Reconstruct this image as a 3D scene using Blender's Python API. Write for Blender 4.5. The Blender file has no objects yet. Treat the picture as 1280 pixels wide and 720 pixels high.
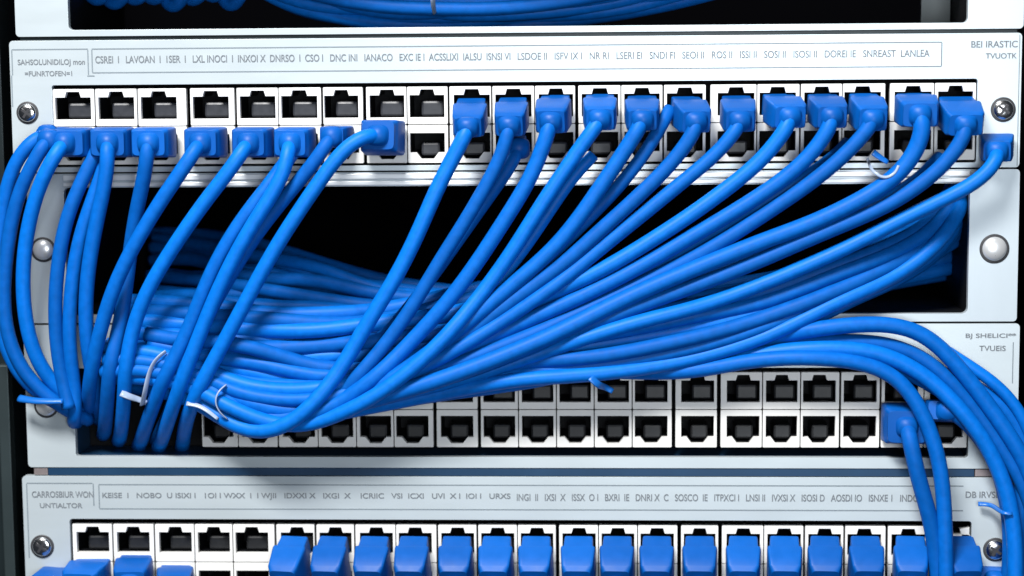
import bpy, bmesh, math, random
from mathutils import Vector, Matrix
random.seed(7)
S = 0.00025                      # one unit of the layout = a quarter of a millimetre
scn = bpy.context.scene
COL = scn.collection

# ------------------------------------------------------------------ camera
F = 2500.0
PITCH, YAW, ROLL = math.radians(6.7), math.radians(2.6), math.radians(-0.45)
R3 = (Matrix.Rotation(YAW, 3, 'Z') @ Matrix.Rotation(math.pi/2-PITCH, 3, 'X') @ Matrix.Rotation(ROLL, 3, 'Z'))
CAM = R3 @ Vector((0, 0, F))
cam = bpy.data.objects.new('camera', bpy.data.cameras.new('camera'))
COL.objects.link(cam); scn.camera = cam
cam.matrix_world = Matrix.Translation(CAM*S) @ R3.to_4x4()
cam.data.sensor_width = 36; cam.data.lens = 36*F/1280
cam.data.clip_start = 0.01; cam.data.clip_end = 20
cam.data.dof.use_dof = True; cam.data.dof.aperture_fstop = 7.5
cam.data.dof.focus_distance = (F-35)*S

def U(px, py, d=0.0):
    """place measured on the photograph -> layout units, on the vertical plane d units in front of the panel faces"""
    v = R3 @ Vector(((px-640)/F, -(py-360)/F, -1))
    t = (-d-CAM.y)/v.y
    return CAM + v*t
def W(px, py, d=0.0): return U(px, py, d)*S
def UX(px, py, d=0): return U(px, py, d).x
def UZ(py, d=0, px=640): return U(px, py, d).z

# ------------------------------------------------------------------ materials
def mat(name, col, rough=.4, metal=0, spec=.5, noise=None, bump=0, coat=0, stretch=(1,1,1), scale=900):
    m = bpy.data.materials.new(name); m.use_nodes = True
    nt = m.node_tree; b = nt.nodes['Principled BSDF']
    b.inputs['Base Color'].default_value = (*col, 1)
    b.inputs['Roughness'].default_value = rough
    b.inputs['Metallic'].default_value = metal
    b.inputs['Specular IOR Level'].default_value = spec
    b.inputs['Coat Weight'].default_value = coat
    tc = nt.nodes.new('ShaderNodeTexCoord'); mp = nt.nodes.new('ShaderNodeMapping')
    mp.inputs['Scale'].default_value = stretch
    nz = nt.nodes.new('ShaderNodeTexNoise'); nz.inputs['Scale'].default_value = scale; nz.inputs['Detail'].default_value = 4
    nt.links.new(tc.outputs['Object'], mp.inputs[0]); nt.links.new(mp.outputs[0], nz.inputs['Vector'])
    if noise:
        mx = nt.nodes.new('ShaderNodeMix'); mx.data_type = 'RGBA'
        mx.inputs[6].default_value = (*[c*(1-noise) for c in col], 1); mx.inputs[7].default_value = (*[min(1, c*(1+noise)) for c in col], 1)
        nt.links.new(nz.outputs['Fac'], mx.inputs[0]); nt.links.new(mx.outputs[2], b.inputs['Base Color'])
    if bump:
        bp = nt.nodes.new('ShaderNodeBump'); bp.inputs['Strength'].default_value = bump; bp.inputs['Distance'].default_value = .0003
        nt.links.new(nz.outputs['Fac'], bp.inputs['Height']); nt.links.new(bp.outputs[0], b.inputs['Normal'])
    rr = nt.nodes.new('ShaderNodeMapRange'); rr.inputs[3].default_value = rough*.8; rr.inputs[4].default_value = rough*1.2
    nt.links.new(nz.outputs['Fac'], rr.inputs[0]); nt.links.new(rr.outputs[0], b.inputs['Roughness'])
    return m
M = dict(
    panel=mat('painted_steel', (.56, .63, .665), .36, .30, noise=.05, bump=.04, scale=160, stretch=(.25, 1, 1)),
    grey=mat('grey_steel', (.50, .565, .61), .36, .30, noise=.05, bump=.05, scale=160, stretch=(1, 1, .4)),
    trim=mat('bare_aluminium', (.80, .83, .85), .38, .3, noise=.06, scale=220, stretch=(.1, 1, 1)),
    jack=mat('ivory_plastic', (.86, .855, .83), .35, 0, noise=.05, scale=300, bump=.05),
    black=mat('black_plastic', (.004, .0045, .006), .6, spec=.15),
    block=mat('charcoal_plastic', (.026, .028, .034), .42, noise=.35, scale=500),
    block2=mat('soot_plastic', (.010, .011, .013), .4, noise=.3, scale=500),
    bar=mat('grey_bar', (.16, .18, .18), .5, .2, noise=.2, scale=80),
    screw=mat('nickel_steel', (.62, .62, .62), .2, 1, noise=.15, scale=700),
    dome=mat('satin_steel', (.86, .88, .9), .3, .55, noise=.04, scale=400),
    slot=mat('dark_recess', (.05, .05, .055), .5, .3),
    ink=mat('grey_ink', (.17, .19, .21), .8),
    line=mat('thin_ink', (.20, .24, .27), .8),
    rail=mat('dark_rail', (.012, .02, .023), .4, .3, noise=.2, scale=60),
    rail2=mat('rail_edge', (.05, .07, .075), .35, .5, noise=.2, scale=60),
    inside=mat('black_enclosure', (.0015, .0015, .002), .9, spec=0),
    navy=mat('navy_strip', (.012, .05, .115), .4, .2, noise=.2, scale=80),
    tie=mat('clear_nylon', (.32, .40, .55), .25, 0, noise=.08, scale=400),
    bluetie=mat('blue_nylon', (.006, .13, .5), .35, 0, noise=.1, scale=400),
    rust=mat('dull_bracket', (.34, .29, .29), .45, .5, noise=.3, scale=200),
)
BL = [mat('blue_jacket', (.0005, .118, .50), .5, spec=.15, noise=.26, bump=.10, scale=420),
      mat('blue_jacket', (.0005, .098, .42), .55, spec=.14, noise=.26, bump=.10, scale=380),
      mat('blue_jacket', (.0006, .148, .61), .47, spec=.18, noise=.24, bump=.10, scale=460)]
BOOT = [mat('blue_boot', (.0006, .084, .37), .45, spec=.22, noise=.12, bump=.10, scale=300),
        mat('blue_boot', (.0008, .100, .43), .45, spec=.22, noise=.12, bump=.10, scale=300)]

# ------------------------------------------------------------------ objects
def link(name, mesh, m, parent=None):
    o = bpy.data.objects.new(name, mesh); COL.objects.link(o)
    if m is not None:
        mesh.materials.clear(); mesh.materials.append(m)
    if parent is not None:
        o.parent = parent
        o.matrix_parent_inverse = Matrix.Translation(-parent.location)
    return o
def thing(name, label, cat, loc=(0, 0, 0), group=None):
    o = bpy.data.objects.new(name, None); COL.objects.link(o); o.location = loc; o.empty_display_size = .005
    return tag(o, label, cat, group)
def tag(o, label, cat, group=None):
    o['label'] = label; o['category'] = cat
    if group: o['group'] = group
    return o
def bm_mesh(bm, name='m', smooth=False):
    me = bpy.data.meshes.new(name)
    bmesh.ops.recalc_face_normals(bm, faces=bm.faces[:])
    if smooth:
        for f in bm.faces: f.smooth = True
    bm.to_mesh(me); bm.free()
    return me
def box(bm, x0, x1, y0, y1, z0, z1, bev=0):
    """box in layout units; y is depth (positive = into the rack)"""
    g = bmesh.ops.create_cube(bm, size=1)
    vs = g['verts']
    for v in vs:
        v.co = Vector(((x0+x1)/2+v.co.x*(x1-x0), (y0+y1)/2+v.co.y*(y1-y0), (z0+z1)/2+v.co.z*(z1-z0)))*S
    if bev:
        es = list({e for v in vs for e in v.link_edges})
        bmesh.ops.bevel(bm, geom=es, offset=bev*S, segments=2, affect='EDGES', profile=.5)
def rrect(x0, x1, z0, z1, r=0, n=5):
    if r <= 0: return [(x0, z0), (x1, z0), (x1, z1), (x0, z1)]
    pts = []
    for cx, cz, a in ((x1-r, z0+r, -90), (x1-r, z1-r, 0), (x0+r, z1-r, 90), (x0+r, z0+r, 180)):
        for k in range(n+1):
            t = math.radians(a+90*k/n); pts.append((cx+r*math.cos(t), cz+r*math.sin(t)))
    return pts
def plate(outer, holes, y0, y1, bev=0):
    """sheet with holes: outlines in layout (x, z), front at y0, back at y1"""
    bm = bmesh.new(); edges = []
    for loop in [outer]+holes:
        vs = [bm.verts.new((x*S, y1*S, z*S)) for x, z in loop]
        for i in range(len(vs)): edges.append(bm.edges.new((vs[i], vs[(i+1) % len(vs)])))
    r = bmesh.ops.triangle_fill(bm, edges=edges, use_beauty=True, use_dissolve=False)
    fs = [g for g in r['geom'] if isinstance(g, bmesh.types.BMFace)]
    ex = bmesh.ops.extrude_face_region(bm, geom=fs, use_keep_orig=True)
    nv = [g for g in ex['geom'] if isinstance(g, bmesh.types.BMVert)]
    for v in nv: v.co.y = y0*S
    bmesh.ops.recalc_face_normals(bm, faces=bm.faces[:])
    if bev:
        es = [e for e in bm.edges if all(abs(v.co.y-y0*S) < 1e-7 for v in e.verts) and len(e.link_faces) == 2 and e.calc_face_angle(0) > .7]
        bmesh.ops.bevel(bm, geom=es, offset=bev*S, segments=2, affect='EDGES', profile=.6, clamp_overlap=True)
    return bm_mesh(bm)

def text_mesh(body, x0, x1, zc, h, y):
    c = bpy.data.curves.new('t', 'FONT'); c.body = body; c.size = 1; c.extrude = .01; c.offset = .010
    o = bpy.data.objects.new('t', c); COL.objects.link(o)
    dg = bpy.context.evaluated_depsgraph_get()
    me = bpy.data.meshes.new_from_object(o.evaluated_get(dg))
    bpy.data.objects.remove(o)
    xs = [v.co.x for v in me.vertices]; ys = [v.co.y for v in me.vertices]
    a, b, c0, c1 = min(xs), max(xs), min(ys), max(ys)
    for v in me.vertices:
        x, z, t = v.co.x, v.co.y, v.co.z
        v.co = Vector((x0+(x-a)/(b-a)*(x1-x0), y-t*30, zc-h*.37+(z-c0)/(c1-c0)*h*.74))*S
    return me

# ------------------------------------------------------------------ tubes
def smooth_path(P, step=5.0):
    P = [Vector(p) for p in P]
    Q = [P[0]*2-P[1]]+P+[P[-1]*2-P[-2]]
    out = []
    for i in range(1, len(Q)-2):
        p0, p1, p2, p3 = Q[i-1:i+3]
        t0 = 0; t1 = t0+max((p1-p0).length, 1e-3)**.5; t2 = t1+max((p2-p1).length, 1e-3)**.5; t3 = t2+max((p3-p2).length, 1e-3)**.5
        n = max(2, int((p2-p1).length/step))
        for k in range(n):
            t = t1+(t2-t1)*k/n
            A1 = p0*((t1-t)/(t1-t0))+p1*((t-t0)/(t1-t0)); A2 = p1*((t2-t)/(t2-t1))+p2*((t-t1)/(t2-t1)); A3 = p2*((t3-t)/(t3-t2))+p3*((t-t2)/(t3-t2))
            B1 = A1*((t2-t)/(t2-t0))+A2*((t-t0)/(t2-t0)); B2 = A2*((t3-t)/(t3-t1))+A3*((t-t1)/(t3-t1))
            out.append(B1*((t2-t)/(t2-t1))+B2*((t-t1)/(t2-t1)))
    out.append(P[-1])
    # relax so bends stay soft
    for _ in range(6):
        out = [out[0]]+[(out[i-1]+out[i]*2+out[i+1])/4 for i in range(1, len(out)-1)]+[out[-1]]
    return out
def skin(path, r, sides=14, flat=1.0):
    bm = bmesh.new(); rings = []
    n = None
    for i, p in enumerate(path):
        t = (path[min(i+1, len(path)-1)]-path[max(i-1, 0)]).normalized()
        if n is None: n = t.orthogonal().normalized()
        n = (n-t*n.dot(t)).normalized(); b = t.cross(n)
        rr = r(i/(len(path)-1)) if callable(r) else r
        rings.append([bm.verts.new((p+n*math.cos(2*math.pi*k/sides)*rr+b*math.sin(2*math.pi*k/sides)*rr*flat)*S) for k in range(sides)])
    for A, B in zip(rings, rings[1:]):
        for k in range(sides): bm.faces.new((A[k], A[(k+1) % sides], B[(k+1) % sides], B[k]))
    bm.faces.new(rings[0]); bm.faces.new(rings[-1])
    return bm_mesh(bm, smooth=True)
def tube(pts, r, sides=14, step=5.0, flat=1.0): return skin(smooth_path(pts, step), r, sides, flat)
JOBS = []; GB = 'cables of the big diagonal bundle'; GT = 'cables inside the top opening'; HOLES = []; FACES = []
def later(o, pts, r, pin, mob):
    """cables are laid out first, pushed apart where they touch, and only then get their mesh"""
    JOBS.append([o, smooth_path(pts, 7.0), r, pin, mob])
def loft(sections, n=28):
    """sections: (centre, right, up, half width, half height, squareness)"""
    bm = bmesh.new(); rings = []
    for c, ax, up, a, b, e in sections:
        ring = []
        for k in range(n):
            t = 2*math.pi*(k+.5)/n
            ct, st = math.cos(t), math.sin(t)
            x = math.copysign(abs(ct)**(2/e), ct)*a; z = math.copysign(abs(st)**(2/e), st)*b
            ring.append(bm.verts.new((c+ax*x+up*z)*S))
        rings.append(ring)
    for A, B in zip(rings, rings[1:]):
        for k in range(n): bm.faces.new((A[k], A[(k+1) % n], B[(k+1) % n], B[k]))
    bm.faces.new(rings[0]); bm.faces.new(rings[-1])
    me = bm_mesh(bm, smooth=True)
    return me
def P(pts): return [U(x, y, d if d < 30 else 30+(d-30)*.62) for x, y, d in pts]

def wob(pts, a=.8):
    return [(p[0]+random.uniform(-a, a), p[1]+random.uniform(-a, a), p[2]+random.uniform(-a, a)) for p in pts]

def plug(parent, port, front, w=43, h=37, depth=46, m=None, start=0, latch=True, tab=1):
    """boot of a patch plug: square body growing out of the port, rounded nose, ribbed neck"""
    m = m or random.choice(BOOT)
    a = U(port[0], port[1], -12-start*0); b = U(front[0], front[1], depth)
    ax = (b-a).normalized(); rt = ax.cross(Vector((0, 0, 1))).normalized(); up = rt.cross(ax).normalized()
    L = (b-a).length
    def at(t): return a+ax*t
    sec = [(at(0), rt, up, w*.41, h*.42, 16), (at(L*.30), rt, up, w*.43, h*.44, 16), (at(L*.34), rt, up, w*.49, h*.49, 16),
           (at(L*.38), rt, up, w*.5, h*.5, 14), (at(L-8), rt, up, w*.445, h*.455, 14), (at(L-7.5), rt, up, w*.44, h*.45, 12), (at(L-2), rt, up, w*.39, h*.41, 9),
           (at(L-1), rt, up, w*.39, h*.40, 7), (at(L-.6), rt, up, w*.2, h*.2, 3)]
    me = loft(sec, 44)
    me.set_sharp_from_angle(angle=math.radians(32))
    o = link('plug_boot', me, m, parent)
    neck = [(at(L-3), rt, up, 14.5, 13.5, 3.2), (at(L+.5), rt, up, 13.6, 12.8, 3), (at(L+2), rt, up, 12, 11.6, 2.4), (at(L+8), rt, up, 11, 10.9, 2)]
    link('strain_relief', loft(neck, 24), m, o)
    if latch:
        sg = up*tab
        lt = [(at(L*.25)+sg*h*.50, rt, up, 6.5, 1.8, 6), (at(L*.45)+sg*(h*.56), rt, up, 7.5, 2.2, 6), (at(L*.8)+sg*(h*.57), rt, up, 8.5, 2.4, 6), (at(L*.95)+sg*(h*.50), rt, up, 8, 2, 6)]
        link('latch_cover', loft(lt, 16), m, o)
    return a, b, ax

GL = 'cables hanging from the lower socket row'
def patch_cable(label, port, front, pts, r=11, group=None, w=43, h=37, depth=46, mi=None, latch=False, bend=12, tab=1):
    if group == GL: front = (front[0]-6, front[1]+3); w = w+4; h = h+1; port = (port[0]+2, port[1]-1)
    t = thing('patch_cable', label, 'network cable', W(front[0], front[1], depth), group)
    a, b, ax = plug(t, port, front, w, h, depth, latch=latch, tab=tab)
    L = [b-ax*8, b+ax*6, b+ax*bend]+P(pts)
    o = link('cable_jacket', bpy.data.meshes.new('m'), BL[random.randrange(3) if mi is None else mi], t)
    later(o, L, r*.835, 5, .2)
    return t
def loose_cable(label, pts, r=10.5, group=None, mi=None, name='network_cable'):
    o = link(name, bpy.data.meshes.new('m'), BL[random.randrange(3) if mi is None else mi])
    later(o, P(pts), r*.835, 1, .6 if group == GB or group == GT else .2)
    return tag(o, label, 'network cable', group)

# ------------------------------------------------------------------ panels
def screw(parent, px, py, r, domed=False, ring=True):
    c = U(px, py, 0)
    def disc(prof, n=32):
        bm = bmesh.new(); rings = []
        for rr, d in prof:
            rings.append([bm.verts.new(Vector((c.x+rr*math.cos(2*math.pi*k/n), -d, c.z+rr*math.sin(2*math.pi*k/n)))*S) for k in range(n)])
        for A, B in zip(rings, rings[1:]):
            for k in range(n): bm.faces.new((A[k], A[(k+1) % n], B[(k+1) % n], B[k]))
        bm.faces.new(rings[-1]); bm.faces.new(rings[0])
        return bm_mesh(bm, smooth=True)
    o = link('screw', disc([(r, -3), (r, 1.5), (r*.93, 3.2), (r*.75, 4.8), (r*.45, 6.2), (r*.12, 6.7)]) if domed else
             disc([(r, -3), (r, 2), (r*.94, 3.6), (r*.8, 4.8), (r*.55, 5.6), (r*.3, 5.9)]), M['dome'] if domed else M['screw'], parent)
    if ring: link('washer', disc([(r*1.22, -2), (r*1.22, .6), (r*1.14, 1.0), (r*1.02, 1.0)]), M['slot'], o)
    if not domed:
        bm = bmesh.new(); a = .62*r; b = .13*r
        box(bm, c.x-a, c.x+a, -6.4, -4, c.z-b, c.z+b); box(bm, c.x-b, c.x+b, -6.3, -4, c.z-a, c.z+a)
        bmesh.ops.rotate(bm, verts=bm.verts[:], cent=c*S, matrix=Matrix.Rotation(.6, 3, 'Y'))
        link('cross_slot', bm_mesh(bm), M['slot'], o)
    return o

def port(parent, xl, xr, xc, zt, zb, ow, oh, up=True, dj=-4, gap=True, recess_block=True):
    """one socket: ivory frame with a T shaped opening, dark inside; zt/zb = top and bottom of the frame"""
    tabw, tabh = ow*.36, 8
    m = 4.0
    if up:
        o1 = zt-10.5; o0 = o1-oh
        T = [(xc-ow/2, o0), (xc+ow/2, o0), (xc+ow/2, o1), (xc+tabw/2+2, o1), (xc+tabw/2, o1+tabh-1), (xc-tabw/2, o1+tabh-1), (xc-tabw/2-2, o1), (xc-ow/2, o1)]
    else:
        o0 = zb+13; o1 = o0+oh
        T = [(xc-ow/2, o0), (xc-tabw/2-6, o0), (xc-tabw/2, o0-tabh), (xc+tabw/2, o0-tabh), (xc+tabw/2+6, o0), (xc+ow/2, o0), (xc+ow/2, o1), (xc-ow/2, o1)]
    fr = link('port', plate(rrect(xl, xr, zb, zt, 1.2, 2), [T], -dj, -dj+9, .8), M['jack'], parent)
    # inside of the socket
    bm = bmesh.new()
    n = len(T); A = [bm.verts.new((x*S, (-dj+8)*S, z*S)) for x, z in T]; B = [bm.verts.new((x*S, (-dj+62)*S, z*S)) for x, z in T]
    for k in range(n): bm.faces.new((A[k], A[(k+1) % n], B[(k+1) % n], B[k]))
    bm.faces.new(B)
    link('socket', bm_mesh(bm), M['black'], fr)
    if recess_block:
        bm = bmesh.new(); j = random.uniform(-1.5, 1.5)
        if up: box(bm, xc-ow*.20+j, xc+ow*.46, -dj+12, -dj+50, o0+1, o0+oh*.74, 3)
        else: box(bm, xc-ow*.24+j, xc+ow*.34, -dj+14, -dj+50, o0-tabh*.6, o0+oh*.5, 3)
        link('contact_block', bm_mesh(bm), M['block' if parent is p1 else 'block2'], fr)
    return fr

def port_rows(parent, cols, seps, x0, x1, yt, ym, yb, ow, ohu, ohl, dj=-4, rows=(1, 1)):
    """cols/seps measured on the picture at row height ym"""
    zt, zm, zb = UZ(yt, dj), UZ(ym, dj), UZ(yb, dj)
    X = [UX(c, ym, dj) for c in cols]; SP = [(UX(s, ym, dj), g) for s, g in seps]
    bl, br = UX(x0, ym, dj), UX(x1, ym, dj)
    for i, c in enumerate(X):
        l = bl if i == 0 else (X[i-1]+c)/2+.6
        r = br if i == len(X)-1 else (c+X[i+1])/2-.6
        for s, g in SP:
            if i > 0 and X[i-1] < s < c: l = s+g
            if i < len(X)-1 and c < s < X[i+1]: r = s-g
        w = min(ow, r-l-7)
        if rows[0]: port(parent, l, r, c, zt, zm+.5, w, ohu, True, dj)
        if rows[1]: port(parent, l, r, c, zm-.5, zb, w, ohl, False, dj)

def faceplate(parent, pl, pr, yt, yb, hole, m, r=5, bev=1.6, thick=10, hr=6, depth_wall=None):
    ymid = (yt+yb)/2
    zt, zb = UZ(yt), UZ(yb); xl, xr = UX(pl, ymid), UX(pr, ymid)
    hz1, hz0 = UZ(hole[2]), UZ(hole[3]); hm = (max(0, hole[2])+min(720, hole[3]))/2
    hx0, hx1 = UX(hole[0], hm), UX(hole[1], hm)
    o = link('faceplate', plate(rrect(xl, xr, zb, zt, r), [rrect(hx0, hx1, hz0, hz1, hr)], 0, thick, bev), m, parent)
    HOLES.append((hx0, hx1, hz0, hz1)); FACES.append((xl, xr, zb, zt))
    return (xl, xr, zb, zt), (hx0, hx1, hz0, hz1)

def tray(parent, hole, y0, y1, t=3, m='black', top=True, bottom=True, mb=None):
    """walls running back from the opening"""
    x0, x1, z0, z1 = hole
    bm = bmesh.new()
    box(bm, x0-t-.5, x0-.5, y0, y1, z0-t, z1+t); box(bm, x1+.5, x1+t+.5, y0, y1, z0-t, z1+t)
    if top: box(bm, x0, x1, y0, y1, z1+.5, z1+t)
    if bottom: box(bm, x0, x1, y0, y1, z0-t, z0-.5)
    link('housing', bm_mesh(bm), M[m], parent)
def backer(parent, hole, y, m='black', name='back_plate'):
    x0, x1, z0, z1 = hole
    bm = bmesh.new(); box(bm, x0, x1, y, y+3, z0, z1); link(name, bm_mesh(bm), M[m], parent)
def outline(parent, segs, m='line', w=1.2):
    """thin printed rules: list of ((px,py),(px,py)) on the face"""
    bm = bmesh.new()
    for x0, x1, z0, z1 in segs: box(bm, x0, x1, -.35, .5, z0, z1)
    link('printed_rule', bm_mesh(bm), M[m], parent)
def rules(parent, boxes, w=.7):
    segs = []
    for (x0, y0, x1, y1, sides) in boxes:
        ym = (y0+y1)/2
        X0, X1, Z1, Z0 = UX(x0, ym), UX(x1, ym), UZ(y0), UZ(y1)
        if 't' in sides: segs.append((X0, X1, Z1-w, Z1+w))
        if 'b' in sides: segs.append((X0, X1, Z0-w, Z0+w))
        if 'l' in sides: segs.append((X0-w, X0+w, Z0+w, Z1-w))
        if 'r' in sides: segs.append((X1-w, X1+w, Z0+w, Z1-w))
    outline(parent, segs)
def writing(parent, body, x0, x1, yc, h, m='ink'):
    me = text_mesh(body, UX(x0, yc), UX(x1, yc), UZ(yc), h, -.3)
    link('lettering', me, M[m], parent)

# P0: management panel at the very top, cut by the frame
p0 = thing('cable_management_panel', 'pale steel cable panel cut off by the top edge, dark opening with cables inside', 'rack panel', W(640, 42), 'open cable management panels')
b, h = faceplate(p0, 17, 1281, -100, 41, (85, 1210, -55, 33), M['panel'], hr=6)  # out-of-frame top edge of the opening set low so it shades the cables inside
tray(p0, h, 11, 300)
bm = bmesh.new(); x = UX(1150, 15, -130); x2 = UX(1186, 15, -130); box(bm, x, x2, 120, 128, h[2]-10, h[3]); link('support_bar', bm_mesh(bm), M['bar'], p0)

# P1: top patch panel
COLS1 = [92, 146, 199, 264, 322.5, 374.5, 427, 484, 534, 590, 642, 695, 750, 802.5, 856, 920, 972, 1027, 1078, 1141, 1194]
SEP1 = [(119.5, .8), (172.5, .8), (236, 2.6), (295, 1.6), (403, 1.4), (456, 2.2), (561, 1.2), (615, .9), (721, 2.0), (829, 1), (885, 3), (1000, 1), (1109, 3)]
p1 = thing('patch_bay', 'upper patch panel, pale steel, two rows of sockets mostly filled with blue plugs', 'patch panel', W(640, 213), 'patch panels')
b, h = faceplate(p1, 14, 1276, 46, 212.5, (66, 1221, 102.5, 206), M['panel'], hr=3)
backer(p1, h, 74); tray(p1, h, 11, 74)
port_rows(p1, COLS1, SEP1, 66.5, 1219, 107.5, 155, 203, 45, 27.5, 24)
rules(p1, [(15, 57, 110, 90, 'tlr'), (115, 57, 1177, 87, 'tblr'), (109, 89, 118, 91, 'b'), (15, 89, 18, 130, 'l')])
writing(p1, 'SAHSOLUNIDILOJ mon', 22, 106, 74, 12); writing(p1, '=FUNRTOFEN=1', 31, 90, 87.5, 8.5)
writing(p1, 'CSREI  I   LAVOAN  I  1SER  I   LXL INOCI  I  INXOI X  DNRSO  I  CSO I   DNC INI   IANACO   EXC IE I  ACSSLIXI  IALSU  ISNSI VI',
        119, 638, 70.5, 12)
writing(p1, 'LSDOE II   ISFV IX I   NR RI   LSERI EI   SNDI FI   SEOI II   ROS II   ISSI II   SOSI II   ISOSI II   DOREI IE   SNREAST  LANLEA',
        647, 1162, 70.5, 12)
writing(p1, 'BEI IRASTIC', 1214, 1272, 60, 11); writing(p1, 'TVUOTK', 1232, 1271, 74.5, 9)
screw(p1, 34.5, 141, 11.5); screw(p1, 1254, 137, 12.5)
# seam at the right flange
rules(p1, [(1273, 48, 1275, 211, 'l')], .5)

# P2: open panel the bundle runs through
p2 = thing('cable_management_panel', 'middle grey steel panel with wide black opening behind the big cable bundle', 'rack panel', W(640, 403), 'open cable management panels')
b, h = faceplate(p2, 36, 1273, 214.5, 403, (82, 1211, 232, 393), M['grey'], hr=7)
tray(p2, h, 11, 400)
bm = bmesh.new(); z1 = UZ(216); z0 = UZ(223); box(bm, h[0], h[1], -2.2, -.1, z0, z1, .9); z0 = UZ(230.5); z1 = UZ(225.5); box(bm, h[0], h[1], -1.6, -.1, z0, z1, .7)
link('trim_strip', bm_mesh(bm), M['trim'], p2)
screw(p2, 54, 312, 13, True); screw(p2, 1243, 311, 15, True)

# P3: second patch panel
COLS3 = [272, 322, 373, 421, 469, 515, 571, 624, 672, 719, 766.5, 814, 872, 929, 977, 1024, 1075, 1126.5, 1183]
SEP3 = [(347, 1), (543.5, 2.2), (599, 2), (842, 2.4), (898.5, 2.4), (1050, 1.2), (1100.5, 1.2)]
p3 = thing('patch_bay', 'middle patch panel under the bundle, nearly all of its black sockets empty', 'patch panel', W(640, 586), 'patch panels')
b, h = faceplate(p3, 32, 1273, 405.5, 585, (93, 1211, 460, 571.5), M['panel'], hr=4)
backer(p3, h, 74); tray(p3, h, 11, 74, m='navy')
port_rows(p3, COLS3, SEP3, 252, 1209, 465.5, 512, 559, 41, 27.5, 27)
writing(p3, 'BJ SHELICI**', 1207, 1270, 421, 10); writing(p3, 'TVUEIS', 1224, 1257, 436, 9)
rules(p3, [(1266, 428, 1267, 480, 'l')], .6)
screw(p3, 58, 507, 13, True)

# P4: bottom patch panel
COLS4 = [117, 167.5, 220, 268, 315.5, 372, 420, 471, 519.5, 572.5, 622.5, 671.5, 724, 772.5, 821.5, 874.5, 929, 980, 1030.5, 1080, 1135, 1192]
SEP4 = [(142, 1), (194, 1), (345, 1.4), (395, 1.4), (444, 1), (547, 1.2), (597, 1.2), (697, 2.2), (849, 2.4), (900, 2.4), (1005, 1.2), (1055, 1.2), (1108, 1.6), (1163, 1.6)]
p4 = thing('patch_bay', 'bottom patch panel with a long row of blue plugs, cut off by the lower edge', 'patch panel', W(640, 780), 'patch panels')
b, h = faceplate(p4, 31, 1268, 596, 790, (88, 1214, 650, 762), M['panel'], hr=4)
backer(p4, h, 74); tray(p4, h, 11, 74)
port_rows(p4, COLS4, SEP4, 92, 1211, 656.5, 704, 752, 42, 27, 26)
rules(p4, [(35, 605, 117, 700, 'tl'), (124, 606.5, 1204, 637, 'tbl'), (117, 605, 120, 634, 'l')])
writing(p4, 'CARROSBIUR WON', 40, 117, 619, 11); writing(p4, 'UNTIALTOR', 50, 103, 633, 8.5)
writing(p4, 'KEISE  I   NOBO  U ISIXI I   1OI I WXX  I  I WJII   IDXXI X   IXGI  X    ICRIIC   VSI  ICXI   UVI  X I  IOI I   URXS',
        128, 638, 621, 12)
writing(p4, 'INGI  II   IXSI  X   ISSX  O I   BXRI  IE   DNRI X  C   SOSCO  IE   ITPXCI I   LNSI II   IVXSI X   ISOSI D   AOSDI IO   ISNXE 1   INDOI',
        646, 1150, 621.5, 12)
writing(p4, 'DB IRVSD', 1207, 1252, 617, 11)
screw(p4, 53, 683, 12.5); screw(p4, 1244, 687, 12.5)

# ------------------------------------------------------------------ rack itself
def slab(name, x0, x1, y0, y1, z0, z1, m, label, cat, bev=1, group=None):
    bm = bmesh.new(); box(bm, x0, x1, y0, y1, z0, z1, bev)
    return tag(link(name, bm_mesh(bm), m), label, cat, group)
bm = bmesh.new()
box(bm, -1500, 1500, 430, 440, -1100, 1100)
bw = link('backdrop', bm_mesh(bm), M['inside']); bw['kind'] = 'structure'
slab('rack_rail', -760, -655, 60, 110, -700, 700, M['rail'], 'dark steel rack rail showing along the left edge', 'rack rail')
slab('rack_rail', 660, 800, 60, 110, -700, 700, M['rail'], 'dark steel rack rail showing along the right edge', 'rack rail')
x = UX(11, 600, -50); slab('rack_post', x-7, x+7, 40, 58, -560, UZ(455, -50), M['rail2'], 'slim grey upright beside the lower left panel corner', 'rack post')
# navy filler between the middle and bottom patch panel
o = slab('filler_strip', UX(60, 590), UX(1218, 590), 1, 9, UZ(595.2), UZ(585.6), M['navy'], 'thin navy strip filling the gap above the bottom patch panel', 'filler strip', .5)
for xa, xb, t in ((42, 96, 'left'), (1219, 1262, 'right')):
    a = UX(xa, 590); b_ = UX(xb, 590)
    if t == 'left': b_ = UX(59.3, 590)
    slab('bracket', a, b_, 1.5, 8, UZ(595), UZ(586), M['rust'], 'dull pinkish metal tab between the two lower panels, %s end' % t, 'bracket', .8, 'metal tabs')
slab('filler_strip', UX(24, 43.5), UX(1272, 43.5), 3, 9, UZ(45.4), UZ(41.6), M['rail'], 'thin dark seam strip above the upper patch panel', 'filler strip', .3)

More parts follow.
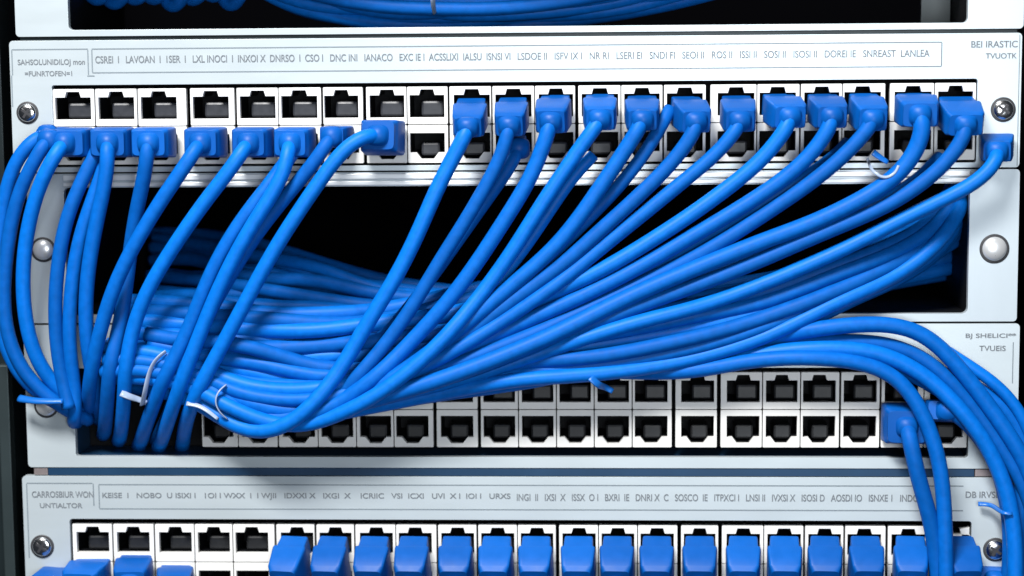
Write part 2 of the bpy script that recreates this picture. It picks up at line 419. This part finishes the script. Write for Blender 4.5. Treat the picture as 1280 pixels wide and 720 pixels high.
# ------------------------------------------------------------------ front cables: lower row of the top panel
ordn = ['first', 'second', 'third', 'fourth', 'fifth', 'sixth', 'seventh', 'eighth', 'ninth', 'tenth', 'eleventh', 'twelfth', 'thirteenth', 'fourteenth', 'fifteenth', 'sixteenth', 'seventeenth', 'eighteenth']
GL = 'cables hanging from the lower socket row'; GU = 'cables sweeping down from the upper socket row'
patch_cable('outermost blue cable at the far left, arching past the panel edge', (78, 170), (64, 166),
            [(44, 171, 52), (22, 192, 50), (8, 232, 45), (0, 285, 38), (-5, 345, 34), (-2, 400, 30), (10, 448, 26), (32, 482, 20), (62, 502, 12), (98, 512, 0), (114, 516, -50)],
            10.5, GL, w=34, h=20, depth=26, latch=False, mi=0)
patch_cable('second blue cable from the far left, bowing along the grey panel edge', (84, 174), (66, 172),
            [(50, 192, 64), (33, 216, 62), (18, 258, 55), (9, 310, 50), (4, 365, 44), (8, 415, 38), (22, 455, 32), (44, 484, 24), (74, 503, 12), (104, 514, -22), (118, 518, -50)],
            10.5, GL, w=36, h=26, depth=44, latch=False, mi=1)
patch_cable('third blue cable from far left, from the front plug of that cluster', (92, 178), (86, 176),
            [(68, 194, 82), (53, 220, 78), (40, 260, 68), (31, 305, 60), (28, 350, 54), (31, 400, 46), (40, 440, 38), (56, 470, 24), (76, 490, 12), (104, 506, -18), (122, 512, -50)],
            11, GL, w=54, h=36, mi=2)
loose_cable('blue cable emerging behind the second plug, fourth strand from far left',
            [(130, 172, 24), (118, 192, 34), (104, 222, 42), (86, 262, 46), (75, 310, 44), (69, 365, 38), (69, 415, 32), (73, 455, 26), (84, 490, 16), (96, 505, -10)], 10.5, GL, 1)
loose_cable('blue cable hidden at top behind the second plug, fifth strand from far left',
            [(136, 178, 20), (130, 208, 30), (119, 242, 36), (103, 282, 38), (94, 322, 38), (88, 370, 34), (86, 420, 30), (90, 468, 24), (97, 508, 8), (102, 522, -22), (100, 525, -62)], 10.5, GL, 0)
patch_cable('blue cable from second plug in top panel lower row, dropping nearly straight', (146, 178), (140, 176),
            [(138, 192, 72), (134, 215, 70), (129, 240, 66), (121, 275, 60), (112, 322, 54), (107, 370, 48), (107, 415, 42), (112, 460, 34), (120, 500, 12), (124, 520, -20), (122, 523, -62)], 11, GL, w=48, mi=0)
patch_cable('blue cable from third plug in top panel lower row, crossing under a neighbour', (199, 178), (191, 176),
            [(187, 194, 66), (181, 220, 56), (173, 250, 40), (166, 290, 24), (161, 330, 20), (155, 380, 24), (145, 430, 32), (136, 480, 34), (132, 520, 18), (131, 540, -22), (129, 543, -62)], 11, GL, w=48, mi=1)
patch_cable('blue cable from fourth plug in top panel lower row, bending far to the left', (264, 178), (256, 176),
            [(243, 192, 78), (224, 217, 80), (204, 246, 80), (182, 282, 78), (160, 320, 76), (139, 366, 72), (126, 410, 64), (116, 452, 50), (111, 490, 24), (112, 512, -14), (110, 515, -62)], 11, GL, w=46, mi=0)
patch_cable('blue cable from fifth plug in top panel lower row, long lean to lower left', (322.5, 178), (316, 176),
            [(303, 192, 76), (284, 217, 78), (260, 246, 78), (236, 280, 76), (209, 320, 72), (182, 366, 66), (165, 412, 58), (158, 460, 48), (155, 505, 28), (151, 538, -2), (150, 548, -26), (148, 551, -62)], 11, GL, w=46, mi=2)
patch_cable('blue cable from sixth plug in top panel lower row, pale and straight', (374.5, 178), (368, 176),
            [(363, 194, 78), (350, 228, 84), (322, 270, 88), (294, 318, 88), (270, 368, 84), (249, 420, 76), (230, 470, 66), (214, 515, 44), (204, 545, 4), (202, 554, -26), (200, 557, -62)], 11, GL, w=45, mi=2)
loose_cable('blue cable slipping out left of the sixth plug cable, darker',
            [(372, 182, 30), (356, 205, 50), (336, 232, 62), (304, 272, 68), (274, 320, 68), (252, 368, 66), (233, 420, 60), (207, 470, 50), (188, 515, 30), (178, 545, 0), (175, 555, -26), (173, 558, -62)], 11, GL, 0)
patch_cable('dark blue cable from seventh plug in top panel lower row, passing behind its neighbours', (427, 172), (420, 168),
            [(408, 186, 56), (385, 212, 58), (360, 243, 56), (328, 282, 52), (296, 330, 50), (262, 390, 46), (238, 440, 40), (220, 490, 26), (206, 530, 4), (196, 548, -26), (194, 551, -62)], 10.5, GL, w=34, h=26, depth=40, mi=1)
patch_cable('blue cable leaving the eighth lower row plug sideways to the left', (484, 176), (478, 166),
            [(452, 166, 68), (432, 180, 74), (414, 206, 78), (394, 234, 82), (369, 271, 84), (338, 320, 84), (311, 370, 82), (284, 420, 76), (257, 470, 64), (238, 510, 44), (229, 540, 8), (229, 556, -26), (227, 559, -62)], 11, GL, w=48, h=42, depth=44, mi=2, bend=9)

# ------------------------------------------------------------------ front cables: upper row of the top panel
up = [
 ((590, 135), (586, 152), 45, 38, 82, [(580, 172), (565, 200), (549, 228), (532, 270), (510, 318), (486, 362), (460, 402), (436, 445), (408, 487), (372, 524), (337, 543), (305, 541), (284, 530), (264, 514)], 2, 11.5),
 ((642, 135), (638, 150), 44, 40, 66, [(634, 172), (626, 200), (611, 225), (586, 270), (552, 322), (524, 370), (490, 420), (455, 462), (420, 498), (385, 522), (350, 528)], 1, 10.5),
 ((695, 133), (690, 145), 46, 42, 72, [(684, 168), (676, 195), (662, 226), (634, 270), (602, 320), (566, 370), (517, 424), (480, 462), (440, 494), (400, 514), (355, 522), (310, 516)], 0, 11.5),
 ((750, 131), (750, 142), 45, 40, 76, [(738, 165), (722, 190), (699, 222), (668, 270), (637, 320), (600, 370), (557, 421), (512, 462), (465, 496), (420, 518), (370, 532)], 2, 11),
 ((802.5, 132), (803, 143), 46, 38, 70, [(795, 166), (778, 194), (758, 222), (727, 269), (692, 312), (650, 348), (612, 380), (576, 410), (530, 446), (488, 474), (440, 498), (390, 512), (330, 510)], 0, 11.5),
 ((856, 134), (867, 145), 46, 40, 66, [(868, 166), (849, 195), (820, 224), (780, 262), (738, 299), (712, 324), (680, 348), (645, 372), (604, 402), (560, 432), (508, 464), (460, 490), (400, 504)], 1, 11),
 ((920, 133), (924, 144), 46, 40, 62, [(918, 166), (900, 190), (862, 220), (828, 248), (799, 272), (762, 301), (735, 324), (706, 348), (672, 372), (630, 400), (590, 424), (540, 452), (480, 478), (420, 494), (350, 498)], 0, 10.5),
 ((972, 131), (984, 139), 50, 40, 60, [(982, 162), (965, 188), (940, 212), (908, 236), (876, 260), (812, 302), (748, 340), (688, 367), (626, 395), (570, 424), (510, 452), (440, 478), (360, 488), (290, 482)], 2, 11.5),
 ((1027, 131), (1037, 139), 47, 40, 56, [(1036, 163), (1018, 192), (985, 220), (943, 249), (902, 274), (860, 298), (810, 328), (747, 361), (688, 388), (626, 415), (560, 444), (500, 466), (430, 482), (330, 480)], 0, 11.5),
 ((1078, 131), (1088, 142), 45, 42, 52, [(1082, 166), (1055, 196), (1015, 228), (972, 257), (922, 290), (872, 320), (812, 350), (747, 381), (688, 408), (626, 433), (560, 458), (480, 484), (400, 504), (320, 508)], 1, 11),
 ((1141, 131), (1148, 136), 54, 42, 62, [(1159, 160), (1151, 186), (1134, 210), (1104, 234), (1064, 256), (1016, 279), (960, 299), (902, 322), (850, 343), (800, 364), (747, 390), (690, 418), (626, 444), (550, 472), (460, 498), (380, 514)], 0, 12.5),
 ((1194, 134), (1204, 149), 54, 40, 54, [(1206, 172), (1190, 198), (1158, 226), (1114, 255), (1066, 276), (1006, 301), (943, 329), (870, 357), (800, 382), (730, 408), (650, 440), (570, 468), (480, 490), (400, 500), (300, 500)], 1, 11),
 ((1245, 178), (1246, 182), 44, 38, 44, [(1250, 196), (1244, 212), (1216, 232), (1168, 254), (1110, 283), (1060, 309), (1006, 333), (943, 359), (880, 381), (800, 400), (720, 424), (640, 452), (560, 476), (480, 496), (400, 512)], 2, 11),
]
for i, (pt, fr, w, hh, dd, path, mi, r) in enumerate(up):
    n = len(path); pp = []
    for k, (x, y) in enumerate(path):
        if k == 0: d = 62
        elif k == 1: d = 66
        elif k == 2: d = max(dd, 58)*.5+32
        else: d = dd
        if x < 420 and i: d = min(d, 36+ (i % 4)*7)
        if i == 0 and k >= n-2: d = 66
        pp.append((x, y, d))
    if i: 
        x, y, d = pp[-1]; f = max(0, min(1, (y-440)/90))
        while pp[-1][0] < 300: pp.pop()
        pp += [(292, 455+48*f, 26+i), (262, 440+44*f, 22), (215, 420+50*f, 17), (165, 405+62*f, 13), (135, 400+70*f, 11 if f < .8 else 0)]
    else:
        pp += [(246, 500, 44), (226, 492, 30), (205, 487, 18), (180, 484, 2), (160, 484, -20)]
    if i == 12: pp = [(x, y, d if k > 2 else (58, 54, 46)[k]) for k, (x, y, d) in enumerate(pp)]
    lab = ('blue cable from the %s plug in the top panel upper row' % ordn[i]) if i < 12 else 'blue cable from the lone plug beside the right screw of the top panel'
    if i == 0: lab = 'brightest blue cable, from first upper row plug, curling round the bundle underside'
    fr = (pt[0]+(fr[0]-pt[0])*1.35, fr[1]+8)
    patch_cable(lab, pt, fr, pp, r, GU, w=w-2.5, h=hh-7, depth=(50 if i < 12 else 30), mi=mi, bend=9, latch=False)
# tail of the first one turns back into the bundle
# lower plugs half hidden
patch_cable('blue cable mostly hidden below the second upper row plug', (648, 180), (648, 186),
            [(642, 205, 34), (624, 228, 30), (600, 262, 24), (566, 310, 20), (530, 360, 20), (490, 410, 22), (440, 450, 22), (380, 470, 20)], 9.5, GU, w=20, h=26, depth=20, mi=1, latch=False, bend=5)
loose_cable('blue cable peeking between third and fourth upper row plug cables',
            [(742, 194, 26), (728, 204, 34), (712, 226, 38), (683, 270, 40), (655, 312, 40), (628, 346, 38), (590, 392, 34), (540, 434, 30), (480, 468, 28), (400, 484, 24)], 9, GU, 2)
loose_cable('blue cable slipping down right of the fifth upper row plug',
            [(838, 136, 14), (831, 146, 30), (822, 168, 38), (805, 194, 42), (784, 222, 44), (752, 256, 44), (716, 292, 42), (680, 328, 40), (636, 366, 38), (590, 402, 36), (540, 436, 30), (470, 470, 26), (400, 490, 20)], 10, GU, 1)
for j, (x, y) in enumerate([(1042, 172), (1010, 196)]): pass
loose_cable('blue cable tucked under the eleventh upper row plug cable',
            [(1176, 196, 10), (1160, 216, 26), (1130, 240, 34), (1086, 258, 38), (1030, 284, 38), (960, 314, 36), (880, 344, 34), (800, 374, 32), (720, 402, 30), (640, 436, 28), (540, 472, 24), (440, 500, 22)], 10.5, GU, 0)
loose_cable('blue cable tucked just below the tenth upper row plug cable',
            [(1060, 178, 6), (1046, 196, 22), (1016, 216, 30), (980, 238, 34), (936, 262, 34), (880, 296, 32), (820, 330, 30), (740, 368, 28), (660, 404, 26), (560, 444, 24), (460, 474, 22)], 9.5, GU, 1)

# ------------------------------------------------------------------ the bundle behind
GB = 'cables of the big diagonal bundle'
LB = 'blue cable packed in the diagonal bundle sweeping up to the right'
def strand(ctrl, r=10.5, mi=None, a=1.5):
    o = loose_cable(LB, wob(ctrl, a), r, GB, mi)
# from the opening's right end, down and left across the middle panel
R = random.Random(3)
N = 12
for j in range(N):
    t = j/(N-1)
    d = 13+(0, 16, 6, 22)[j % 4]
    ctrl = [(1206+R.uniform(-4, 4), 205+22*t, -60), (1198, 232+34*t, -50+8*t), (1176-16*t, 270+42*t, -36+14*t), (1120-20*t, 300+54*t, -8+10*t), (1040, 332+46*t, 6+4*t), (950, 360+60*t, 14+3*t),
            (860, 378+72*t, d), (750, 402+64*t, d+2), (640, 424+50*t, d+2), (560, 446+42*t, d+2), (480, 456+44*t, d), (400, 452+68*t, d), (330, 430+92*t, d), (262+10*t, 418+92*t, d-2), (214+40*t, 414+84*t, 12), (180+40*t, 412+76*t, 2 if t > .45 else 11)]
    strand(ctrl, 11.2, j % 3, 3)
# slack inside the opening, darker: fans out to the left
for j in range(9):
    t = j/8; q = (-26, 8, -12, 14)[j % 4]
    ctrl = [(1232, 302+30*t, -160+q), (1120, 330+26*t, -130+q), (1000, 352+22*t, -115+q), (860, 368+14*t, -105+q), (720, 376+10*t, -100+q), (600, 372+20*t, -98+20*t+q),
            (480, 354+40*t+q*.2, -110+56*t+q), (400, 330+64*t, -135+86*t+q*.7), (320, 308+82*t+q*.3, -190+135*t+q*.5), (250, 292+98*t-q*.2, -250+180*t+q*.5), (190, 288+96*t, -320+220*t)]
    strand(ctrl, 11, (1, 0, 1)[j % 3], 5)
# left fan in front of the middle patch panel's top edge
for j in range(8):
    t = j/7; q = (0, 9, 3)[j % 3]
    ctrl = [(150+8*R.random(), 376+92*t, 4 if t > .15 else -20), (200, 378+90*t, 13), (262, 384+86*t, 15+q), (330, 390+82*t, 16+q), (400, 392+74*t, 16+q), (480, 386+68*t, 16+q), (560, 372+68*t, 20), (640, 352+78*t, 18), (720, 350+64*t, 14), (800, 366+34*t, 12), (860, 372+16*t, 10)]
    if t < .2: ctrl = [(x, y, min(d, -6)) if y < 398 else (x, y, d) for x, y, d in ctrl]
    strand(ctrl, 12, j % 3, 4)
for j in range(5):
    t = j/4
    ctrl = [(1236, 240+30*t, -100), (1170, 290+26*t, -84), (1080, 320+30*t, -74), (980, 345+30*t, -66), (880, 360+28*t, -60), (760, 372+20*t, -56)]
    strand(ctrl, 10, 1)
# lower edge strands, forming the belly
for j in range(4):
    t = j/3
    ctrl = [(1202, 268+16*t, -70), (1172, 308+14*t, -44), (1120, 344+10*t, -14), (1050, 374+8*t, 10), (960, 400+14*t, 18), (860, 424+14*t, 22), (750, 444+14*t, 24), (640, 463+14*t, 26), (560, 480+12*t, 26), (480, 495+9*t, 28), (420, 514+6*t, 30), (360, 520+8*t, 30), (310, 512+14*t, 30), (288, 494+14*t, 24), (262, 474+14*t, 18), (220, 462+14*t, 14), (170, 455+12*t, 12)]
    strand(ctrl, 10.5, (j*2) % 3, .8)

# ------------------------------------------------------------------ cables falling away on the right
GR = 'cables falling down the right side'
RR = [
 ('topmost blue cable arching over the right corner of the middle patch panel', [(860, 447), (930, 432), (1000, 415), (1044, 408), (1102, 404), (1146, 411), (1175, 432), (1204, 466), (1233, 503), (1262, 545), (1286, 585), (1300, 640)], 40, 12, 0),
 ('second blue cable of the right arch, just under the topmost', [(860, 452), (930, 440), (1000, 429), (1058, 426), (1117, 430), (1160, 449), (1192, 480), (1222, 516), (1250, 556), (1280, 606), (1296, 660)], 26, 11, 1),
 ('blue cable dropping past the right screw of the bottom panel to the lower edge', [(860, 458), (930, 446), (1000, 437), (1073, 436), (1117, 446), (1163, 474), (1198, 509), (1227, 545), (1247, 582), (1262, 624), (1269, 672), (1269, 745)], 44, 12, 2),
 ('blue cable bending down over the last sockets to the lower edge', [(860, 462), (930, 450), (1000, 446), (1058, 450), (1106, 460), (1134, 482), (1155, 518), (1170, 556), (1178, 600), (1181, 650), (1182, 745)], 52, 11.5, 0),
]
for k0, (lab, path, d, r, mi) in enumerate(RR[::-1]):
    pp = [(600, 472-k0*5, 12), (730, 462-k0*5, 13)]+[(x, y, (18 if k == 0 else 24 if k == 1 else d)) for k, (x, y) in enumerate(path)]
    loose_cable(lab, pp, r, GR, mi)
for j, (dx, d, lab) in enumerate([(8, 18, 'blue cable behind the topmost one, rightmost of the falling cables'), (-16, 14, 'dark blue cable deep between the falling cables on the right'), (0, 4, 'blue cable lowest behind the falling cables on the right')]):
    loose_cable(lab, [(1120, 446+6*j, 12), (1165, 470+6*j, 14), (1200, 476+14*j, d+6), (1240, 492+18*j, d+6), (1268+dx*.5, 530+14*j, d+4), (1284+dx*.5, 580+10*j, d), (1290+dx, 640, d), (1288+dx, 745, d)], 11, GR, j)
loose_cable('blue cable leaning out to the right edge above the others', [(1185, 440, 20), (1212, 458, 34), (1246, 478, 34), (1270, 503, 32), (1284, 530, 30), (1300, 580, 26)], 9, GR, 2)
loose_cable('dark blue cable running beside the lower right panel edge', [(1210, 518, 4), (1240, 530, 16), (1262, 560, 16), (1279, 610, 14), (1284, 670, 14), (1284, 745, 14)], 11, GR, 1)
patch_cable('blue cable from the only big plug in the middle patch panel', (1130, 524), (1134, 534),
            [(1140, 560, 66), (1144, 586, 60), (1153, 616, 54), (1164, 650, 48), (1171, 690, 44), (1173, 745, 44)], 12, GR, w=60, h=50, depth=34, mi=1, tab=-1)
patch_cable('dark blue plug and cable under the arch at the right end socket', (1184, 514), (1184, 513),
            [(1202, 522, 40), (1232, 556, 26), (1252, 600, 22), (1262, 660, 20), (1258, 745, 20)], 10, GR, w=58, h=28, depth=32, mi=1, latch=False, bend=3)

# ------------------------------------------------------------------ top panel cables (cut by the frame)
GT = 'cables inside the top opening'
for j in range(8):
    x = 116+j*24; q = 4*math.sin(j*1.9)
    loose_cable('blue cable loop hanging in the left part of the top opening', wob([(x+46, -90, -76), (x+32, -40, -76), (x+18, -4, -78), (x+6, 16+q, -84), (x-6, 6+q, -94), (x-14, -50, -104)], 2), 10.5, GT, 1)
for j in range(10):
    t = j/9
    loose_cable('blue cable stretched sideways across the top opening',
                wob([(150+60*t, -130+70*t, -96-20*t), (250+50*t, -70+44*t, -92-16*t), (350+20*t, -26+36*t, -88-10*t), (480, 2+24*t, -84), (640, 6+20*t, -84), (760, -12+26*t, -90), (880, -44+34*t, -90), (1000, -84+40*t, -100), (1120, -130+44*t, -106)], 3), 11, GT, j % 3)

# ------------------------------------------------------------------ bottom panel plugs
GP = 'plugs along the bottom panel'
row = [(372, -14, -1), (420, -10, -1), (471, -8, 0), (519.5, -6, 0), (572.5, -4, 1), (622.5, -4, 1), (671.5, -3, 0), (724, -2, 0), (772.5, -2, 1), (821.5, -1, 1), (874.5, 0, 0), (929, 0, 0), (980, 1, 1), (1030.5, 1, 0), (1080, 4, 0), (1137, 2, 1), (1196, 10, 0)]
for i, (x, dx, k) in enumerate(row):
    patch_cable('%s blue plug from the left in the bottom panel upper row' % ordn[i], (x, 686), (x+dx*1.2, 730),
                [(x+dx-2, 766, 52), (x+dx-4, 810, 40), (x+dx-4, 870, 30)], 10.5, GP, w=44, h=54, depth=40, mi=k)
for i, (x, y, fx, fy, w) in enumerate([(90, 722, 58, 740, 58), (120, 712, 98, 733, 54), (172, 707, 162, 730, 48), (221, 720, 217, 740, 47)]):
    patch_cable('%s blue plug from the left in the bottom panel lower row' % ordn[i], (x, y), (fx, fy),
                [(fx-8, fy+34, 56), (fx-14, fy+80, 40), (fx-20, 880, 30)], 10.5, GP, w=w, h=40, depth=46, mi=i % 3)
patch_cable('dark blue plug at the lower right corner beside the bottom panel screw', (1245, 728), (1244, 726), [(1246, 760, 30), (1248, 800, 26), (1248, 860, 26)], 10.5, GP, w=60, h=40, depth=16, mi=1, latch=False)

# ------------------------------------------------------------------ push touching cables apart
import numpy as np
from mathutils.kdtree import KDTree
pos = np.array([p[:] for jb in JOBS for p in jb[1]]); cid = np.concatenate([[k]*len(jb[1]) for k, jb in enumerate(JOBS)])
rad = np.concatenate([[jb[2]]*len(jb[1]) for jb in JOBS]); mob = np.concatenate([[jb[4]]*len(jb[1]) for jb in JOBS])
pinw = np.ones(len(pos)); o0 = 0; spans = []
for jb in JOBS:
    n = len(jb[1]); spans.append((o0, o0+n)); pinw[o0:o0+jb[3]] = 0
    for k in range(6):
        if o0+jb[3]+k < o0+n: pinw[o0+jb[3]+k] = (k+1)/7
    o0 += n
base = pos.copy()
def over_solid(p):
    m = np.zeros(len(p), bool)
    for (a, b, c, d), (e, f, g, h_) in zip(FACES, HOLES):
        inside = (p[:, 0] > a) & (p[:, 0] < b) & (p[:, 2] > c) & (p[:, 2] < d)
        hole = (p[:, 0] > e+4) & (p[:, 0] < f-4) & (p[:, 2] > g+4) & (p[:, 2] < h_-4)
        m |= inside & ~hole
    return m
for it in range(42):
    if it % 6 == 0:
        kd = KDTree(len(pos))
        for i, p in enumerate(pos): kd.insert(p, i)
        kd.balance(); I = []; J = []
        for i, p in enumerate(pos):
            for _, j, dd in kd.find_range(p, 27):
                if j > i and cid[j] != cid[i]: I.append(i); J.append(j)
        I = np.array(I); J = np.array(J)
        if it == 0:                            # which of two cables lies in front is settled once for the pair
            NC = len(JOBS); acc = np.zeros((NC, NC)); wgt = 1/(3+np.linalg.norm(pos[I]-pos[J], axis=1))
            np.add.at(acc, (cid[I], cid[J]), (base[I, 1]-base[J, 1])*wgt); acc = acc-acc.T
            acc = acc+1e-6*(np.arange(NC)[:, None]-np.arange(NC)[None, :])
            order = np.sign(acc)
    dl = pos[I]-pos[J]; dist = np.linalg.norm(dl, axis=1)+1e-6; ov = (rad[I]+rad[J])*.74-dist
    k = ov > 0
    a, b, dl, ov = I[k], J[k], dl[k], ov[k]
    sg = order[cid[a], cid[b]]
    dirv = np.stack([dl[:, 0]*.6, sg*(np.abs(dl[:, 1])+3.0), dl[:, 2]*.6], 1); dirv /= (np.linalg.norm(dirv, axis=1)+1e-6)[:, None]
    push = np.zeros_like(pos); cnt = np.zeros(len(pos))
    sc = (ov*.5)[:, None]*dirv
    np.add.at(push, a, sc); np.add.at(push, b, -sc); np.add.at(cnt, a, 1); np.add.at(cnt, b, 1)
    push /= np.maximum(cnt, 1)[:, None]**.8
    push[:, 0] *= mob; push[:, 2] *= mob
    pos += push*pinw[:, None]
    for s0, s1 in spans:                       # keep every cable a smooth curve
        q = pos[s0:s1]; 
        if s1-s0 < 5: continue
        sm = q.copy(); sm[1:-1] = q[1:-1]*.5+(q[:-2]+q[2:])*.25
        pos[s0:s1] += (sm-q)*(pinw[s0:s1, None]*1.0)
    pos[:, 0] += (base[:, 0]-pos[:, 0])*.12; pos[:, 1] += (base[:, 1]-pos[:, 1])*.03; pos[:, 2] += (base[:, 2]-pos[:, 2])*.12
    sol = over_solid(pos) & (pos[:, 1] < 14) & (pinw > .5)
    pos[sol, 1] = np.minimum(pos[sol, 1], -(rad[sol]+.4))
for (o, path, r, pin, mb), (s0, s1) in zip(JOBS, spans):
    pts = [Vector(p) for p in pos[s0:s1]]
    for _ in range(14): pts = [pts[0]]+[(pts[i-1]+pts[i]*2+pts[i+1])/4 for i in range(1, len(pts)-1)]+[pts[-1]]
    me = skin(pts, r); me.materials.append(o.data.materials[0]); o.data = me
def drape(pts, lift):
    """rest a tie on the cables under it"""
    out = []
    for p in P(pts):
        dx = np.hypot(pos[:, 0]-p.x, pos[:, 2]-p.z); near = dx < 9
        if near.any():
            y = (pos[near, 1]-np.sqrt(np.maximum(rad[near]**2-dx[near]**2, 0))).min(); p = Vector((p.x, y-lift, p.z))
        out.append(p)
    ys = [p.y for p in out]                    # a taut strap bridges the dips between two cables
    for i, p in enumerate(out): p.y = min(ys[max(0, i-1):i+2])
    return out

# ------------------------------------------------------------------ ties
def tie(label, pts, w=4.2, m='tie', flat=.35, group='cable ties'):
    o = link('cable_tie', tube(drape(pts, w*.3), (lambda t: w*.85*(1-.3*t)), 10, 3, flat), M[m]); tag(o, label, 'cable tie', group)
tie('white cable tie curving up between the left cables', [(178, 506, 46), (182, 488, 62), (186, 466, 70), (194, 450, 72), (206, 440, 66)], 5)
tie('short white tie end crossing the left cables', [(150, 492, 66), (160, 497, 68), (170, 502, 66), (180, 506, 62)], 6)
tie('white cable tie hooked round the left end of the bundle', [(284, 480, 60), (275, 488, 66), (271, 500, 72), (276, 514, 80), (284, 524, 84)], 4.5)
tie('thin white tie strip running left from the bundle end', [(236, 502, 52), (250, 505, 58), (262, 512, 64), (274, 522, 66)], 4)
tie('blue nylon tie end sticking out below the bundle', [(738, 468, 44), (748, 478, 48), (757, 484, 48), (766, 489, 46)], 6, 'bluetie', .3)
tie('blue nylon tie wrapped over the lower left corner screw', [(24, 498, 24), (45, 500, 26), (66, 500, 24), (84, 498, 14)], 6.5, 'bluetie', .6)
tie('blue tie end lying by the lettering of the bottom panel', [(1222, 629, 5), (1236, 630, 9), (1248, 633, 12), (1258, 634, 14)], 4, 'bluetie', .5)
tie('pale blue tie end below the tenth upper row plug', [(1091, 190, 40), (1100, 197, 44), (1110, 203, 44)], 6, 'bluetie', .4)
tie('clear plastic tie loop on the lip under the tenth plug', [(1084, 198, 8), (1086, 212, 10), (1098, 220, 12), (1112, 214, 12), (1116, 204, 12)], 2.6)
tie('white clip hanging in the middle of the top opening', [(541, -20, -10), (541, 0, -8), (540, 16, -10)], 5)

# ------------------------------------------------------------------ light
w = bpy.data.worlds.new('World'); scn.world = w; w.use_nodes = True
w.node_tree.nodes['Background'].inputs[0].default_value = (.62, .72, .9, 1)
w.node_tree.nodes['Background'].inputs[1].default_value = .045
def area(name, loc, target, size, power, col):
    l = bpy.data.lights.new(name, 'AREA'); l.shape = 'RECTANGLE'; l.size = size[0]*S; l.size_y = size[1]*S; l.energy = power; l.color = col
    o = bpy.data.objects.new(name, l); COL.objects.link(o); o.location = Vector(loc)*S
    o.rotation_euler = (Vector(target)-Vector(loc)).to_track_quat('-Z', 'Y').to_euler()
area('key_lamp', (-850, -2300, 2750), (-40, 0, -60), (1200, 800), 16.6, (1, .99, .975))
area('fill_lamp', (500, -2900, 200), (0, 0, -100), (1100, 1100), 2.3, (.88, .94, 1))

vs = scn.view_settings; vs.view_transform = 'Standard'; vs.look = 'None'; vs.exposure = 0; vs.gamma = 1
scn.render.engine = 'CYCLES'; scn.cycles.diffuse_bounces = 1; scn.cycles.max_bounces = 6
